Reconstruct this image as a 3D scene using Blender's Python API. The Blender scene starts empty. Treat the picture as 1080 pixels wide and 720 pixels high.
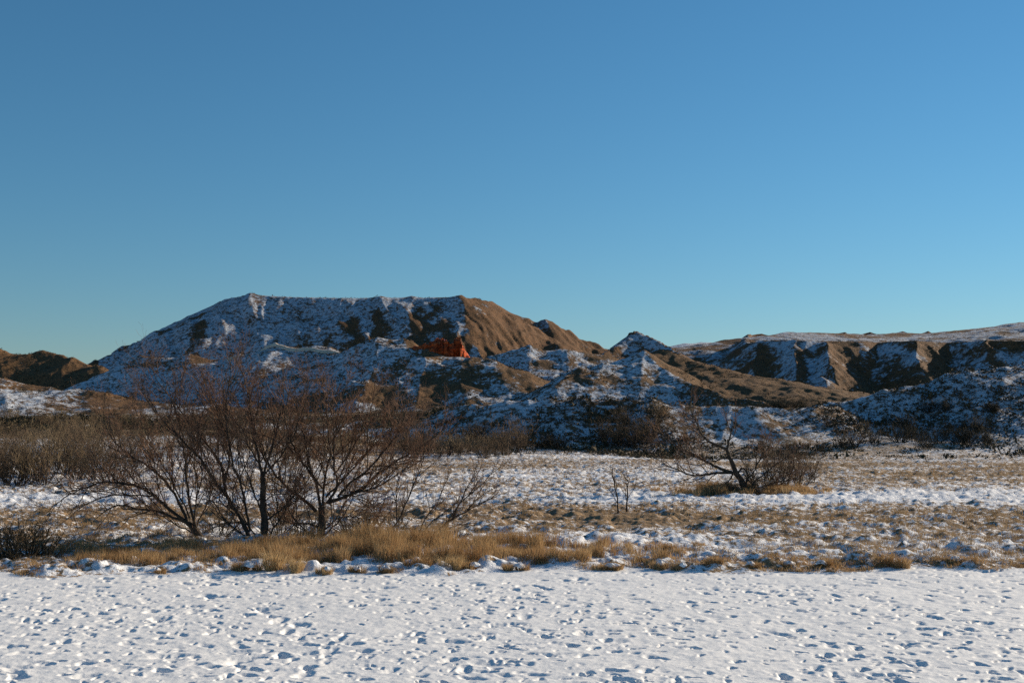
import bpy, math, random
import numpy as np
random.seed(7); rng = np.random.default_rng(11)
scene = bpy.context.scene
col = scene.collection

# ------------------------------------------------------------------ camera
F = 1200.0; CAMZ = 3.0; PITCH = math.atan(90/1200.)
cam_d = bpy.data.cameras.new('camera'); cam = bpy.data.objects.new('camera', cam_d); col.objects.link(cam)
cam.location = (0, 0, CAMZ); cam.rotation_euler = (math.pi/2 + PITCH, 0, 0)
cam_d.sensor_width = 36; cam_d.lens = 40; cam_d.clip_start = .1; cam_d.clip_end = 20000
scene.camera = cam

# ------------------------------------------------------------------ sky, sun, exposure
SUN_AZ = math.radians(55); SUN_EL = math.radians(18.5)      # azimuth clockwise from the view direction
world = bpy.data.worlds.new('World'); scene.world = world; world.use_nodes = True
wn = world.node_tree; wn.nodes.clear()
sky = wn.nodes.new('ShaderNodeTexSky'); sky.sky_type = 'NISHITA'; sky.sun_disc = False
sky.sun_elevation = SUN_EL; sky.sun_rotation = SUN_AZ
sky.altitude = 300; sky.air_density = 1.25; sky.dust_density = 0; sky.ozone_density = 7
bg = wn.nodes.new('ShaderNodeBackground'); bg.inputs[1].default_value = 0.068
wo = wn.nodes.new('ShaderNodeOutputWorld')
hs = wn.nodes.new('ShaderNodeHueSaturation'); hs.inputs['Saturation'].default_value = 1.05; hs.inputs['Hue'].default_value = .4885
wn.links.new(sky.outputs[0], hs.inputs['Color']); wn.links.new(hs.outputs[0], bg.inputs[0]); wn.links.new(bg.outputs[0], wo.inputs[0])
SUNV = np.array([math.sin(SUN_AZ)*math.cos(SUN_EL), math.cos(SUN_AZ)*math.cos(SUN_EL), math.sin(SUN_EL)])
sl = bpy.data.lights.new('sun', 'SUN'); sl.energy = 5.0; sl.angle = math.radians(.5); sl.color = (1, .84, .63)
so = bpy.data.objects.new('sun', sl); col.objects.link(so)
import mathutils
so.rotation_euler = mathutils.Vector(SUNV).to_track_quat('Z', 'Y').to_euler()
vs = scene.view_settings
scene.display_settings.display_device = 'sRGB'
vs.view_transform = 'Standard'; vs.look = 'None'; vs.gamma = 1; vs.use_curve_mapping = False; vs.exposure = 0.52
scene.cycles.use_denoising = False; scene.cycles.max_bounces = 4; scene.cycles.diffuse_bounces = 3

# ------------------------------------------------------------------ helpers
sP, cP = math.sin(PITCH), math.cos(PITCH)
def pix(px, py, d):
    """point seen in the photograph at (px, py), d metres ahead"""
    u = (px-540)/F; v = (360-py)/F
    k = d/(cP - v*sP)
    return np.array([u*k, d, CAMZ + k*(sP + v*cP)])
def gpt(px, py, z=0.):
    v = (360-py)/F
    k = (z-CAMZ)/(sP + v*cP)
    return np.array([(px-540)/F*k, k*(cP - v*sP), z])

_perm = rng.permutation(4096).astype(np.int64)
_val = rng.random(4096)
def vnoise(x, y, seed=0):
    xi = np.floor(x).astype(np.int64); yi = np.floor(y).astype(np.int64)
    fx = x-xi; fy = y-yi
    fx = fx*fx*fx*(fx*(fx*6-15)+10); fy = fy*fy*fy*(fy*(fy*6-15)+10)
    def h(a, b): return _val[_perm[(a + _perm[(b + seed*57) & 4095]) & 4095]]
    return (h(xi, yi)*(1-fx)+h(xi+1, yi)*fx)*(1-fy) + (h(xi, yi+1)*(1-fx)+h(xi+1, yi+1)*fx)*fy
def fbm(x, y, sc, octv=4, seed=0, gain=.5):
    a = 1.; s = 0.; t = 0.; f = 1./sc
    for o in range(octv):
        cx, sx = math.cos(o*1.1), math.sin(o*1.1)
        s = s + a*(vnoise((x*cx-y*sx)*f+o*13.7, (x*sx+y*cx)*f+o*7.1, seed+o)-.5); t += a
        a *= gain; f *= 2.03
    return s/t*2.0
def sstep(a, b, x):
    t = np.clip((x-a)/(b-a), 0, 1); return t*t*(3-2*t)
def smax(a, b, k):
    h = np.maximum(k-np.abs(a-b), 0)/k
    return np.maximum(a, b) + h*h*k*.25

# ------------------------------------------------------------------ terrain
# each hill: lines of (px, py, distance) crest and spur points, side slope, rounding
HILLS = {
 'mesa': dict(s=.60, k=5.0, main=(0,1,8), sp=.86, lines=[
    [(262,311,545),(215,337,538),(187,350,530),(168,353,525),(125,371,520),(100,385,515),(60,405,505)],
    [(500,317,575),(520,329,585),(545,342,600)],
    [(404,315,547),(392,342,510),(372,372,465)],
    [(434,315,548),(428,345,500),(436,356,480),(470,384,440)],
    [(488,314,550),(492,340,515),(512,362,480),(540,385,450)],
    [(504,318,570),(540,350,530),(585,380,480)],
    [(215,337,538),(190,365,500),(165,385,470)],
    [(168,353,525),(140,378,490)],
    [(545,341,650),(556,339,650),(576,339,650),(600,350,655),(622,361,655),(645,380,655)],
    [(576,339,650),(590,360,600),(610,378,560)]],
    poly=[(262,310,545),(300,312.5,543),(350,314.5,545),(420,314,545),(488,313,547),(500,315.5,570),(520,318,650),(230,318,650)], z0=66.5),
 'plateau': dict(s=.66, k=3.0, main=(), sp=.62, lines=[
    [(800,361,462),(796,378,435),(800,398,400)],
    [(838,360,455),(842,380,425),(850,404,390)],
    [(872,359,448),(880,380,420),(898,414,375)],
    [(868,396,395),(884,404,380),(905,420,360)],
    [(965,359,440),(976,380,410),(1000,402,378),(1020,415,355)],
    [(1040,359,432),(1052,378,405),(1070,398,375)],
    [(1130,359,420),(1150,380,390)],[(1230,358,400),(1260,385,370)]],
    poly=[(786,362,475),(805,359.5,462),(850,359,452),(905,360,455),(925,361,462),(960,359,442),(1000,361,452),(1040,359,433),(1090,359,425),(1200,358,405),(1400,356,380),(1500,340,900),(790,352,900)], plane=True),
 'upland': dict(s=.17, k=4, lines=[
    [(812,354,640),(830,352,650),(858,351.5,660),(952,352.5,660),(1008,351.5,650),(1030,348.5,650),(1058,345,650),(1075,341.5,650),(1120,339,650),(1300,332,640)]]),
 'far_plateau': dict(s=.22, k=5, lines=[
    [(640,378,900),(690,369,950),(722,363,980),(745,361.5,1000),(800,361.5,1000),(860,362,1000)]]),
 'butte': dict(s=.70, k=1.2, main=(0,1), lines=[
    [(669,350,360),(662,356,357),(645,368,350),(620,384,335)],
    [(671,350,360),(690,359,356),(706,368,352),(722,377,345)],
    [(669,351,360),(676,368,335),(690,385,312)]]),
 'apron': dict(s=.20, k=3, lines=[[(700,370,350),(742,386,338),(800,405,318),(850,415,300),(890,423,285)]]),
 'back_mound': dict(s=.42, k=4, sp=.9, lines=[
    [(500,392,305),(517,380,302),(556,371,300),(592,371,300),(620,374,300),(645,380,300)],
    [(556,371,300),(548,392,262),(545,405,240)],[(600,371,300),(606,388,270),(600,402,245)]]),
 'front_mound': dict(s=.50, k=3.0, sp=.9, lines=[
    [(585,408,215),(611,393,225),(632,388,228),(655,382,232),(678,375.5,235),(700,391,227),(750,414,212),(800,424,200)],
    [(678,376,235),(668,398,208),(660,415,190)],[(632,388,228),(618,405,200)]]),
 'knoll': dict(s=.46, k=4.0, sp=.9, lines=[
    [(90,412,300),(120,396,292),(155,380,285),(200,379,280),(245,377.5,275),(286,370.5,272),(330,369.5,270),(380,369,266),(400,362,262),(426,362,260),(431,374,256),(458,378,255),(471,382,254),(487,385,253),(503,383,252),(528,387,250),(550,401,246),(568,415,240)],
    [(200,379,280),(185,400,240),(175,420,205)],[(286,370,272),(262,396,235),(245,420,200)],
    [(345,370,269),(330,395,235),(315,420,200)],[(400,362,262),(378,392,225),(362,424,190)],
    [(447,374,255),(436,396,222),(424,422,190)],[(487,383,253),(492,400,225),(500,418,195)],[(528,387,250),(540,402,226),(548,414,205)]]),
 'west_hill': dict(s=.56, k=3, lines=[
    [(-200,362,330),(-60,367,330),(0,369.5,330),(39,371.5,330),(69,379.5,325),(103,387,320),(135,400,312)],
    [(0,370,330),(10,392,290)],[(60,377,327),(70,396,290)],[(-90,366,330),(-80,392,290)]]),
 'west_bench': dict(s=.24, k=2, main=(0,), sp=.8, lines=[
    [(-300,388,220),(-80,395,216),(0,402,214),(60,411,210),(100,418,205),(160,425,200),(240,429,195),(300,434,190)],
    [(0,402,214),(20,440,170)],[(90,416,206),(110,440,170)],[(-70,395,216),(-60,440,170)]]),
 'bench': dict(s=.62, k=1.2, sp=.9, lines=[
    [(470,432,142),(500,427,139),(540,424,137),(580,423,135),(620,424,134),(690,423,134),(720,427,135),(790,429,136),(850,429,138),(880,425,142)],
    [(560,424,136),(556,450,128)],[(610,424,134),(604,440,128),(598,458,123)],[(690,424,134),(678,446,127)],[(772,429,136),(764,450,128)]]),
 'near_ridge': dict(s=.52, k=2.0, sp=.88, lines=[
    [(850,433,150),(877,425,149),(913,420,148),(935,414,148),(955,411,149),(972,406,149),(1000,399,150),(1022,395,150),(1050,391,151),(1080,388,152),(1160,381,154),(1280,372,156),(1500,360,160)],
    [(935,414,148),(922,445,134),(915,466,126)],[(1000,399,150),(985,430,136),(972,462,125)],[(1060,390,151),(1050,425,136),(1040,460,124)],
    [(1150,382,154),(1140,430,134)]]),
}
def _prep():
    for h in HILLS.values():
        segs = []
        for li_, ln in enumerate(h['lines']):
            P = [pix(*p) for p in ln]
            if li_ not in h.get('main', (0,)):
                for q in P[1:]: q[2] = min(P[0][2]-np.hypot(*(q[:2]-P[0][:2]))*h['s']*h.get('sp', .85), P[0][2]-.5)
            for a, b in zip(P[:-1], P[1:]): segs.append((a, b))
        h['segs'] = segs
        if 'poly' in h:
            h['P'] = np.array([pix(*p) for p in h['poly']])
            if h.get('plane'):
                A = np.c_[h['P'][:11], np.ones(11)]
                h['coef'] = None
_prep()
def hill_height(h, x, y):
    out = np.full(x.shape, -1e3)
    am = 1.2+1.6*sstep(130, 300, y)
    x, y = x+fbm(x, y, 22, 3, 23, .6)*am, y+fbm(x, y, 22, 3, 27, .6)*am
    warp = fbm(x, y, 30, 3, 21)*.22
    s = h['s']*(1+warp)
    for a, b in h['segs']:
        d = b[:2]-a[:2]; L2 = max(d@d, 1e-6)
        t = np.clip(((x-a[0])*d[0]+(y-a[1])*d[1])/L2, 0, 1)
        dist = np.hypot(x-a[0]-t*d[0], y-a[1]-t*d[1])
        out = smax(out, a[2]+t*(b[2]-a[2]) - s*dist, h['k'])
    if 'poly' in h:
        P = h['P']; n = len(P)
        inside = np.zeros(x.shape, bool); dm = np.full(x.shape, 1e9); zm = np.zeros(x.shape)
        for i in range(n):
            a = P[i]; b = P[(i+1) % n]
            d = b[:2]-a[:2]; L2 = d@d
            t = np.clip(((x-a[0])*d[0]+(y-a[1])*d[1])/L2, 0, 1)
            dist = np.hypot(x-a[0]-t*d[0], y-a[1]-t*d[1])
            m = dist < dm; dm = np.where(m, dist, dm); zm = np.where(m, a[2]+t*(b[2]-a[2]), zm)
            c = ((a[1] > y) != (b[1] > y)) & (x < (b[0]-a[0])*(y-a[1])/(b[1]-a[1]+1e-9)+a[0])
            inside ^= c
        if h.get('plane'): top = np.minimum(36.5 + np.maximum(y-440, 0)*.03, 60)
        else: top = np.full(x.shape, 66.4)
        z = np.where(inside, np.where(dm < 20, zm+(top-zm)*dm/20., top), zm - s*dm)
        out = smax(out, z, h['k'])
    return out
NAMES = list(HILLS)
def edge_y(x): return .30*fbm(np.asarray(x, float), np.zeros(np.shape(x)), 1.6, 3, 301) + 23.9 + x*.035 + .35*np.sin(x*.9) + .25*np.sin(x*2.3+1)
def terrain(x, y, want=False, fine=True):
    """height, and optionally label index, macro normal and snow cover"""
    x = np.asarray(x, float); y = np.asarray(y, float)
    z = np.zeros(x.shape)
    r = np.hypot(x, y)
    yy = np.where(y > 0, np.maximum(y, .3*r), .3*r)
    pxx = 540+F*x/np.maximum(y, 1)
    wl = 1-sstep(200, 480, pxx)
    left = np.interp(yy, [0,60,100,150,220,400,700,1500,5000], [0,0,1.5,3.4,5.5,10,19,24,30])
    right = np.interp(yy, [0,108,122,150,260,400,700,1500,5000], [0,0,.5,4.4,6.5,11,19,24,30])
    z = left*wl + right*(1-wl)
    far = sstep(40, 140, yy)
    z = z + fbm(x, y, 28, 3, 3)*.9*far + fbm(x, y, 9, 2, 5)*.12*sstep(26, 60, yy)
    lab = np.zeros(x.shape, np.int8)
    for i, nm in enumerate(NAMES):
        h = HILLS[nm]
        pts = np.array([p for s_ in h['segs'] for p in s_])
        if 'poly' in h: pts = np.vstack([pts, h['P']])
        R = min(pts[:, 2].max()/h['s']+10, 420)
        m = (x > pts[:,0].min()-R) & (x < pts[:,0].max()+R) & (y > pts[:,1].min()-R) & (y < pts[:,1].max()+R)
        if not m.any(): continue
        hz = hill_height(h, x[m], y[m])
        zz = z[m]
        lab[m] = np.where(hz > zz, i+1, lab[m])
        z[m] = smax(zz, hz, 1.2)
    return z, lab
def detail(x, y, z, lab, slope_amt):
    """small scale relief"""
    r = np.hypot(x, y)
    e = edge_y(x)
    field = (y < e) | (y < 0)
    far = sstep(105, 135, y)
    # hills
    a = sstep(110, 300, r)
    rg = 1-np.abs(fbm(x, y, 16, 4, 31, .55))*2
    b2 = sstep(330, 430, y)
    isl = lambda n: lab == 1+NAMES.index(n)
    flat = np.where(isl('mesa'), sstep(63.5, 65.5, z), np.where(isl('upland') | isl('far_plateau'), .8, np.where(isl('plateau'), sstep(33, 36, z), 0)))
    gul = 1-np.abs(fbm(x+.22*y+fbm(x, y, 30, 2, 35)*6, y*.13, 11, 3, 33, .5))*2
    z = z + far*((rg-.6)*(.35+.75*a*(1-.75*b2))*(1-.85*flat) + fbm(x, y, 3.2, 3, 41)*(.28+.12*a)*(1-.6*flat) + b2*(gul-.65)*1.9*(1-flat)*np.where(isl('mesa'), 1-.6*sstep(56, 64, z), 1))
    # rimrock ledges on the two table lands
    # grassy plain : hummocks
    pl = np.where(y < 0, 0, sstep(-.1, .7, y-e))*(1-far)
    near = 1-sstep(26, 45, y)
    n1 = fbm(x, y, .55, 3, 51, .6); n2 = fbm(x, y, 1.6, 2, 55)
    z = z + pl*(np.maximum(n1, -.2)*.20 + n2*.08 + .05)
    bank = np.exp(-((y-e-.9)/.8)**2)*sstep(-.3, .5, y-e)
    z = z + bank*(.02 + np.clip(fbm(x, y, .55, 3, 61), -.1, .5)*.17)
    # trodden snow field
    fi = np.where(field & (r < 40))[0]
    if len(fi):
        xf = x[fi]; yf = y[fi]
        zf = fbm(xf, yf, 1.1, 3, 71)*.018 + fbm(xf, yf, .16, 3, 75, .6)*.011 + fbm(xf, yf, 6, 2, 77)*.03
        patch = np.clip(1.0+1.3*fbm(xf, yf, 2.6, 2, 79), .25, 1.6)
        for cs, dep, prob, rad, sd in ((.46, .048, .60, .072, 1), (.27, .027, .45, .045, 2), (.95, .040, .32, .125, 3)):
            wx = xf + fbm(xf, yf, .3, 3, 80+sd, .65)*.13; wy = yf + fbm(xf, yf, .3, 3, 85+sd, .65)*.13
            ci = np.floor(wx/cs).astype(np.int64); cj = np.floor(wy/cs).astype(np.int64)
            for di in (-1, 0, 1):
                for dj in (-1, 0, 1):
                    a_ = ci+di; b_ = cj+dj
                    def hh(q): return _val[_perm[(a_*3 + _perm[(b_*7 + q*101 + sd*977) & 4095]) & 4095]]
                    cx = (a_+hh(1))*cs; cy = (b_+hh(2))*cs
                    on = hh(3) < prob*patch
                    rr = rad*(.55+.9*hh(4)); an = hh(5)*6.28
                    dx = wx-cx; dy = wy-cy
                    u = (dx*np.cos(an)+dy*np.sin(an))/(rr*1.5); v = (-dx*np.sin(an)+dy*np.cos(an))/(rr*.8)
                    q2 = u*u+v*v
                    dd = dep*(.4+.8*hh(6))
                    zf = zf + np.where(on, -dd*np.exp(-q2*q2*.9) + dd*.14*np.exp(-(np.sqrt(q2)-1.55)**2*5), 0)
        z = z.copy(); z[fi] += zf
    return z

def macro_normal(x, y, e=2.0):
    zx = (terrain(x+e, y)[0]-terrain(x-e, y)[0])/(2*e)
    zy = (terrain(x, y+e)[0]-terrain(x, y-e)[0])/(2*e)
    n = np.sqrt(zx*zx+zy*zy+1)
    return -zx/n, -zy/n, 1/n

def height(x, y):
    x = np.atleast_1d(np.asarray(x, float)); y = np.atleast_1d(np.asarray(y, float))
    z, lab = terrain(x, y)
    return detail(x, y, z, lab, None)
def h1(x, y): return float(height([x], [y])[0])

# grid: polar, fine inside the view, coarse around it
th = [-33 + .06*i for i in range(int(66/.06)+1)]
st = .1
while th[-1] < 170: th.append(th[-1]+st); st = min(st*1.12, 4)
th.append(180.0)
neg = []; t = -33; st = .1
while t > -170: t -= st; neg.append(t); st = min(st*1.12, 4)
th = np.radians(np.array(neg[::-1]+th))
rr = [.05, .5, 1, 1.5, 2, 2.5, 3, 3.5, 4]
while rr[-1] < 10.6: rr.append(rr[-1]+.045)
while rr[-1] < 6500:
    r_ = rr[-1]
    if r_ < 29: dr = max(.026, r_*r_/3600*.5)
    elif r_ < 112: dr = min(.2+(r_-29)*.003, .4)
    elif r_ < 720: dr = .0027*r_
    elif r_ < 1100: dr = 8
    else: dr = r_*.1
    rr.append(r_+dr)
rr = np.array(rr)
TH, RR = np.meshgrid(th, rr)
X = (RR*np.sin(TH)).ravel(); Y = (RR*np.cos(TH)).ravel()
nr, nt = len(rr), len(th)
Z, LAB = terrain(X, Y)
# macro normal by finite differences on the macro surface (grid is fine enough)
Zg = Z.reshape(nr, nt)
dZr = np.gradient(Zg, rr, axis=0); dZt = np.gradient(Zg, th, axis=1)/np.maximum(RR, .01)
zx = dZr*np.sin(TH)+dZt*np.cos(TH); zy = dZr*np.cos(TH)-dZt*np.sin(TH)
nn = np.sqrt(zx**2+zy**2+1)
asp = ((-zx*math.sin(SUN_AZ) - zy*math.cos(SUN_AZ))/nn).ravel()
slope = np.sqrt(zx**2+zy**2).ravel()
Z = detail(X, Y, Z, LAB, None)
# how much snow lies where: melted on the sunny aspects, kept on the shady ones and on flats
R_ = np.hypot(X, Y)
E_ = edge_y(X)
lown = fbm(X, Y, 55, 3, 91); midn = fbm(X, Y, 11, 3, 95)
hill_snow = .36 - np.where(Y > 380, 1.5, 1.0)*asp + .62*lown + .62*midn + .25*fbm(X, Y, 4, 2, 93)
hill_snow = hill_snow - .45*sstep(.05, .25, asp)
streak = fbm(X+.25*Y, Y*.16, 7, 3, 103)
PXX = 540+F*X/np.maximum(Y, 1)
hill_snow = hill_snow + .38*streak*sstep(240, 420, Y) - .16*sstep(400, 500, Y)
L_ = lambda n: LAB == 1+NAMES.index(n)
hill_snow = np.where(L_('back_mound') | L_('front_mound'), hill_snow+.30, hill_snow)
nearr = (Y < 175) & (Y > 100) & (X > 0)
hill_snow = np.where(nearr, np.maximum(hill_snow*.5+.30, .36), hill_snow)
hill_snow = np.where(L_('mesa'), hill_snow-.20+.40*streak+.22*np.clip((Z-50)/14, -1.2, 1)+.3*lown, hill_snow)
hill_snow = np.where(L_('knoll') & (PXX > 130) & (PXX < 262), hill_snow-.42*sstep(14, 18, Z), hill_snow)
hill_snow = np.where(L_('west_bench'), hill_snow+.10+.3*midn, hill_snow)
hill_snow = np.clip(hill_snow, -.3, .57)
PXX = 540+F*X/np.maximum(Y, 1)
flat_snow = .53 + .26*fbm(X, Y, 14, 2, 97) + .25*fbm(X*.35, Y, 2.4, 3, 99)
# bands of dead grass across the plain
band = .14*np.exp(-((Y-38)/5)**2)*sstep(480, 700, PXX) + .16*np.exp(-((Y-40)/3)**2)*(1-sstep(150, 300, PXX)) + .14*sstep(58, 75, Y)*(1-sstep(100,120,Y))*sstep(700, 860, PXX)
clean = .30*np.exp(-((Y-48)/4.)**2)
plain_snow = flat_snow - band + clean
sn = np.where(Y < 112, plain_snow, plain_snow + (hill_snow-plain_snow)*sstep(110, 125, Y))
sn = np.where(LAB == 1+NAMES.index('plateau'), -.10 - 1.05*asp + .75*midn + .35*lown + .45*streak, sn)
sn = np.where(LAB == 1+NAMES.index('plateau'), np.clip(sn, -.3, .6), sn)
sn = np.where(LAB == 1+NAMES.index('near_ridge'), sn+.04, sn)
top = ((LAB == 1+NAMES.index('mesa')) | (LAB == 1+NAMES.index('plateau')) | (LAB == 1+NAMES.index('upland'))) & (slope < .12)
sn = np.where(top, .62+.3*midn, sn)
sn = np.where(LAB == 1+NAMES.index('far_plateau'), .8+.2*midn, sn)
sn = np.where(LAB == 1+NAMES.index('west_hill'), sn-.55, sn)
sn = np.where(LAB == 1+NAMES.index('apron'), np.minimum(sn, .3)-.30, sn)
sn = np.where(LAB == 1+NAMES.index('front_mound'), sn-.42*sstep(28, 46, X+9*fbm(X, Y, 9, 3, 111)), sn)
sn = np.where((LAB == 1+NAMES.index('butte')) & (asp > -.02), sn-.3, sn)
field = (Y < E_)
sn = np.where(~field & (Y < 30), sn-.10*np.exp(-((Y-E_-.8)/.9)**2), sn)
sn = np.where(field & (R_ < 60), 1.5, sn)
sn = np.where(Y < 0, 1.5, sn)
LAB2 = np.where(LAB > 0, LAB+1, np.where(field, 0, 1))

# ------------------------------------------------------------------ materials
def mat(name):
    m = bpy.data.materials.new(name); m.use_nodes = True
    nt_ = m.node_tree; nt_.nodes.clear()
    out = nt_.nodes.new('ShaderNodeOutputMaterial'); b = nt_.nodes.new('ShaderNodeBsdfPrincipled')
    nt_.links.new(b.outputs[0], out.inputs[0])
    b.inputs['Roughness'].default_value = .9
    b.inputs['Specular IOR Level'].default_value = .15
    return m, nt_, b
def nnoise(nt_, scale, detail_=4, rough=.6, vec=None, dist=0):
    n = nt_.nodes.new('ShaderNodeTexNoise'); n.inputs['Scale'].default_value = scale
    n.inputs['Detail'].default_value = detail_; n.inputs['Roughness'].default_value = rough
    n.inputs['Distortion'].default_value = dist
    if vec is None:
        g = nt_.nodes.get('geo') or nt_.nodes.new('ShaderNodeNewGeometry'); g.name = 'geo'
        vec = g.outputs['Position']
    nt_.links.new(vec, n.inputs['Vector'])
    return n.outputs['Fac']
def mth(nt_, op, a, b=None, c=None, clamp=False):
    n = nt_.nodes.new('ShaderNodeMath'); n.operation = op; n.use_clamp = clamp
    for i, v in enumerate((a, b, c)):
        if v is None: continue
        if isinstance(v, (int, float)): n.inputs[i].default_value = v
        else: nt_.links.new(v, n.inputs[i])
    return n.outputs[0]
def mixc(nt_, f, a, b):
    n = nt_.nodes.new('ShaderNodeMix'); n.data_type = 'RGBA'
    if isinstance(f, (int, float)): n.inputs[0].default_value = f
    else: nt_.links.new(f, n.inputs[0])
    for k, v in ((6, a), (7, b)):
        if isinstance(v, tuple): n.inputs[k].default_value = (*v, 1)
        else: nt_.links.new(v, n.inputs[k])
    return n.outputs[2]
def ramp(nt_, f, lo, hi):
    n = nt_.nodes.new('ShaderNodeMapRange'); n.interpolation_type = 'SMOOTHSTEP'
    nt_.links.new(f, n.inputs[0]); n.inputs[1].default_value = lo; n.inputs[2].default_value = hi
    return n.outputs[0]
SNOW = (.80, .82, .86)
def ground_mat(name, soil1, soil2, soil3, fs, soft, bump, snowcol=SNOW):
    m, t, b = mat(name)
    at = t.nodes.new('ShaderNodeAttribute'); at.attribute_name = 'snow'
    n1 = nnoise(t, fs, 6, .72); n2 = nnoise(t, fs*.27, 4, .6)
    f = mth(t, 'ADD', at.outputs['Fac'], mth(t, 'MULTIPLY', mth(t, 'SUBTRACT', n1, .5), 2.3))
    f = mth(t, 'ADD', f, mth(t, 'MULTIPLY', mth(t, 'SUBTRACT', n2, .5), .7))
    f = ramp(t, f, .5-soft, .5+soft)
    c = mixc(t, ramp(t, nnoise(t, fs*.6, 5, .7), .38, .62), soil1, soil2)
    c = mixc(t, ramp(t, nnoise(t, fs*1.7, 3, .7), .52, .64), c, soil3)
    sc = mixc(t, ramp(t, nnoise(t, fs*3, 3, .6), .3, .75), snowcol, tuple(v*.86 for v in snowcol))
    c = mixc(t, f, c, sc)
    t.links.new(c, b.inputs['Base Color'])
    bp = t.nodes.new('ShaderNodeBump'); bp.inputs['Strength'].default_value = bump; bp.inputs['Distance'].default_value = .5/fs
    t.links.new(nnoise(t, fs*1.3, 5, .7), bp.inputs['Height']); t.links.new(bp.outputs[0], b.inputs['Normal'])
    return m
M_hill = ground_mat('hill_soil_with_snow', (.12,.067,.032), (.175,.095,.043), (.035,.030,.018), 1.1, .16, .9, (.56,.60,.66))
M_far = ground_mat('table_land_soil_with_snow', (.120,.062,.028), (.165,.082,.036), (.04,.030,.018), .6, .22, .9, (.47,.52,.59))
M_plain = ground_mat('dead_grass_with_snow', (.22,.14,.075), (.30,.20,.11), (.07,.055,.035), 5.0, .10, .7)
# clean snow of the field
M_snow, t, b = mat('trodden_snow')
c = mixc(t, ramp(t, nnoise(t, 5, 5, .7), .35, .7), (.82,.82,.82), (.72,.735,.75))
c = mixc(t, ramp(t, nnoise(t, 1.9, 6, .75), .69, .76), c, (.42,.35,.26))
t.links.new(c, b.inputs['Base Color']); b.inputs['Roughness'].default_value = .7
bp = t.nodes.new('ShaderNodeBump'); bp.inputs['Strength'].default_value = .5; bp.inputs['Distance'].default_value = .012
t.links.new(nnoise(t, 28, 4, .7), bp.inputs['Height']); t.links.new(bp.outputs[0], b.inputs['Normal'])

def simple(name, c1, c2, sc=6, rough=.9, per_obj=False):
    m, t, b = mat(name)
    c = mixc(t, ramp(t, nnoise(t, sc, 4, .6), .32, .68), c1, c2)
    t.links.new(c, b.inputs['Base Color']); b.inputs['Roughness'].default_value = rough
    return m
def attr_mat(name, c1, c2, c3=None, transl=0):
    """colour varies blade by blade through a random value stored on the mesh"""
    m, t, b = mat(name)
    at = t.nodes.new('ShaderNodeAttribute'); at.attribute_name = 'rnd'
    c = mixc(t, at.outputs['Fac'], c1, c2)
    if c3: c = mixc(t, ramp(t, nnoise(t, .9, 3, .6), .5, .75), c, c3)
    t.links.new(c, b.inputs['Base Color'])
    if transl:
        tr = t.nodes.new('ShaderNodeBsdfTranslucent'); t.links.new(c, tr.inputs[0])
        mx = t.nodes.new('ShaderNodeMixShader'); mx.inputs[0].default_value = transl
        out = [n for n in t.nodes if n.type == 'OUTPUT_MATERIAL'][0]
        t.links.new(b.outputs[0], mx.inputs[1]); t.links.new(tr.outputs[0], mx.inputs[2]); t.links.new(mx.outputs[0], out.inputs[0])
    return m
M_bark = simple('dark_bark', (.035,.028,.022), (.075,.058,.045), 14)
M_twig = simple('red_brown_twigs', (.17,.09,.055), (.25,.15,.10), 3)
M_twig_grey = simple('grey_brown_twigs', (.12,.08,.05), (.20,.135,.085), 2)
M_straww = simple('tan_twigs', (.19,.135,.08), (.27,.20,.12), 2)
M_twig_dark = simple('dark_twigs', (.03,.027,.02), (.07,.055,.035), 3)
M_gold = attr_mat('golden_dead_grass', (.25,.135,.058), (.54,.38,.20), (.26,.14,.06), .35)
M_straw = attr_mat('straw_dead_grass', (.22,.14,.07), (.42,.30,.17), (.17,.11,.06), .3)
M_pale = attr_mat('pale_blond_grass', (.42,.27,.12), (.60,.44,.24), None, .35)
M_scrub = attr_mat('dark_scrub', (.030,.028,.016), (.11,.085,.05), None, 0)
M_cap = simple('snow_cap', (.80,.81,.84), (.7,.72,.75), 12)
M_red, t, b = mat('red_sandstone')
mp = t.nodes.new('ShaderNodeMapping'); mp.inputs['Scale'].default_value = (1, 1, 3.2)
g_ = t.nodes.new('ShaderNodeNewGeometry'); t.links.new(g_.outputs['Position'], mp.inputs[0])
c = mixc(t, ramp(t, nnoise(t, .55, 5, .7, mp.outputs[0]), .40, .60), (.66,.11,.022), (.20,.04,.016))
c = mixc(t, ramp(t, nnoise(t, 1.3, 4, .7), .54, .66), c, (.20,.11,.06))
t.links.new(c, b.inputs['Base Color'])
M_redd = simple('dark_red_rock', (.20,.06,.035), (.10,.04,.025), .5)
M_brock = simple('brown_rimrock', (.16,.10,.06), (.07,.05,.035), .6)
M_prock = simple('pale_boulder', (.45,.37,.27), (.34,.26,.18), .9)
M_track = simple('pale_dirt', (.62,.54,.44), (.50,.42,.33), .8)

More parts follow.
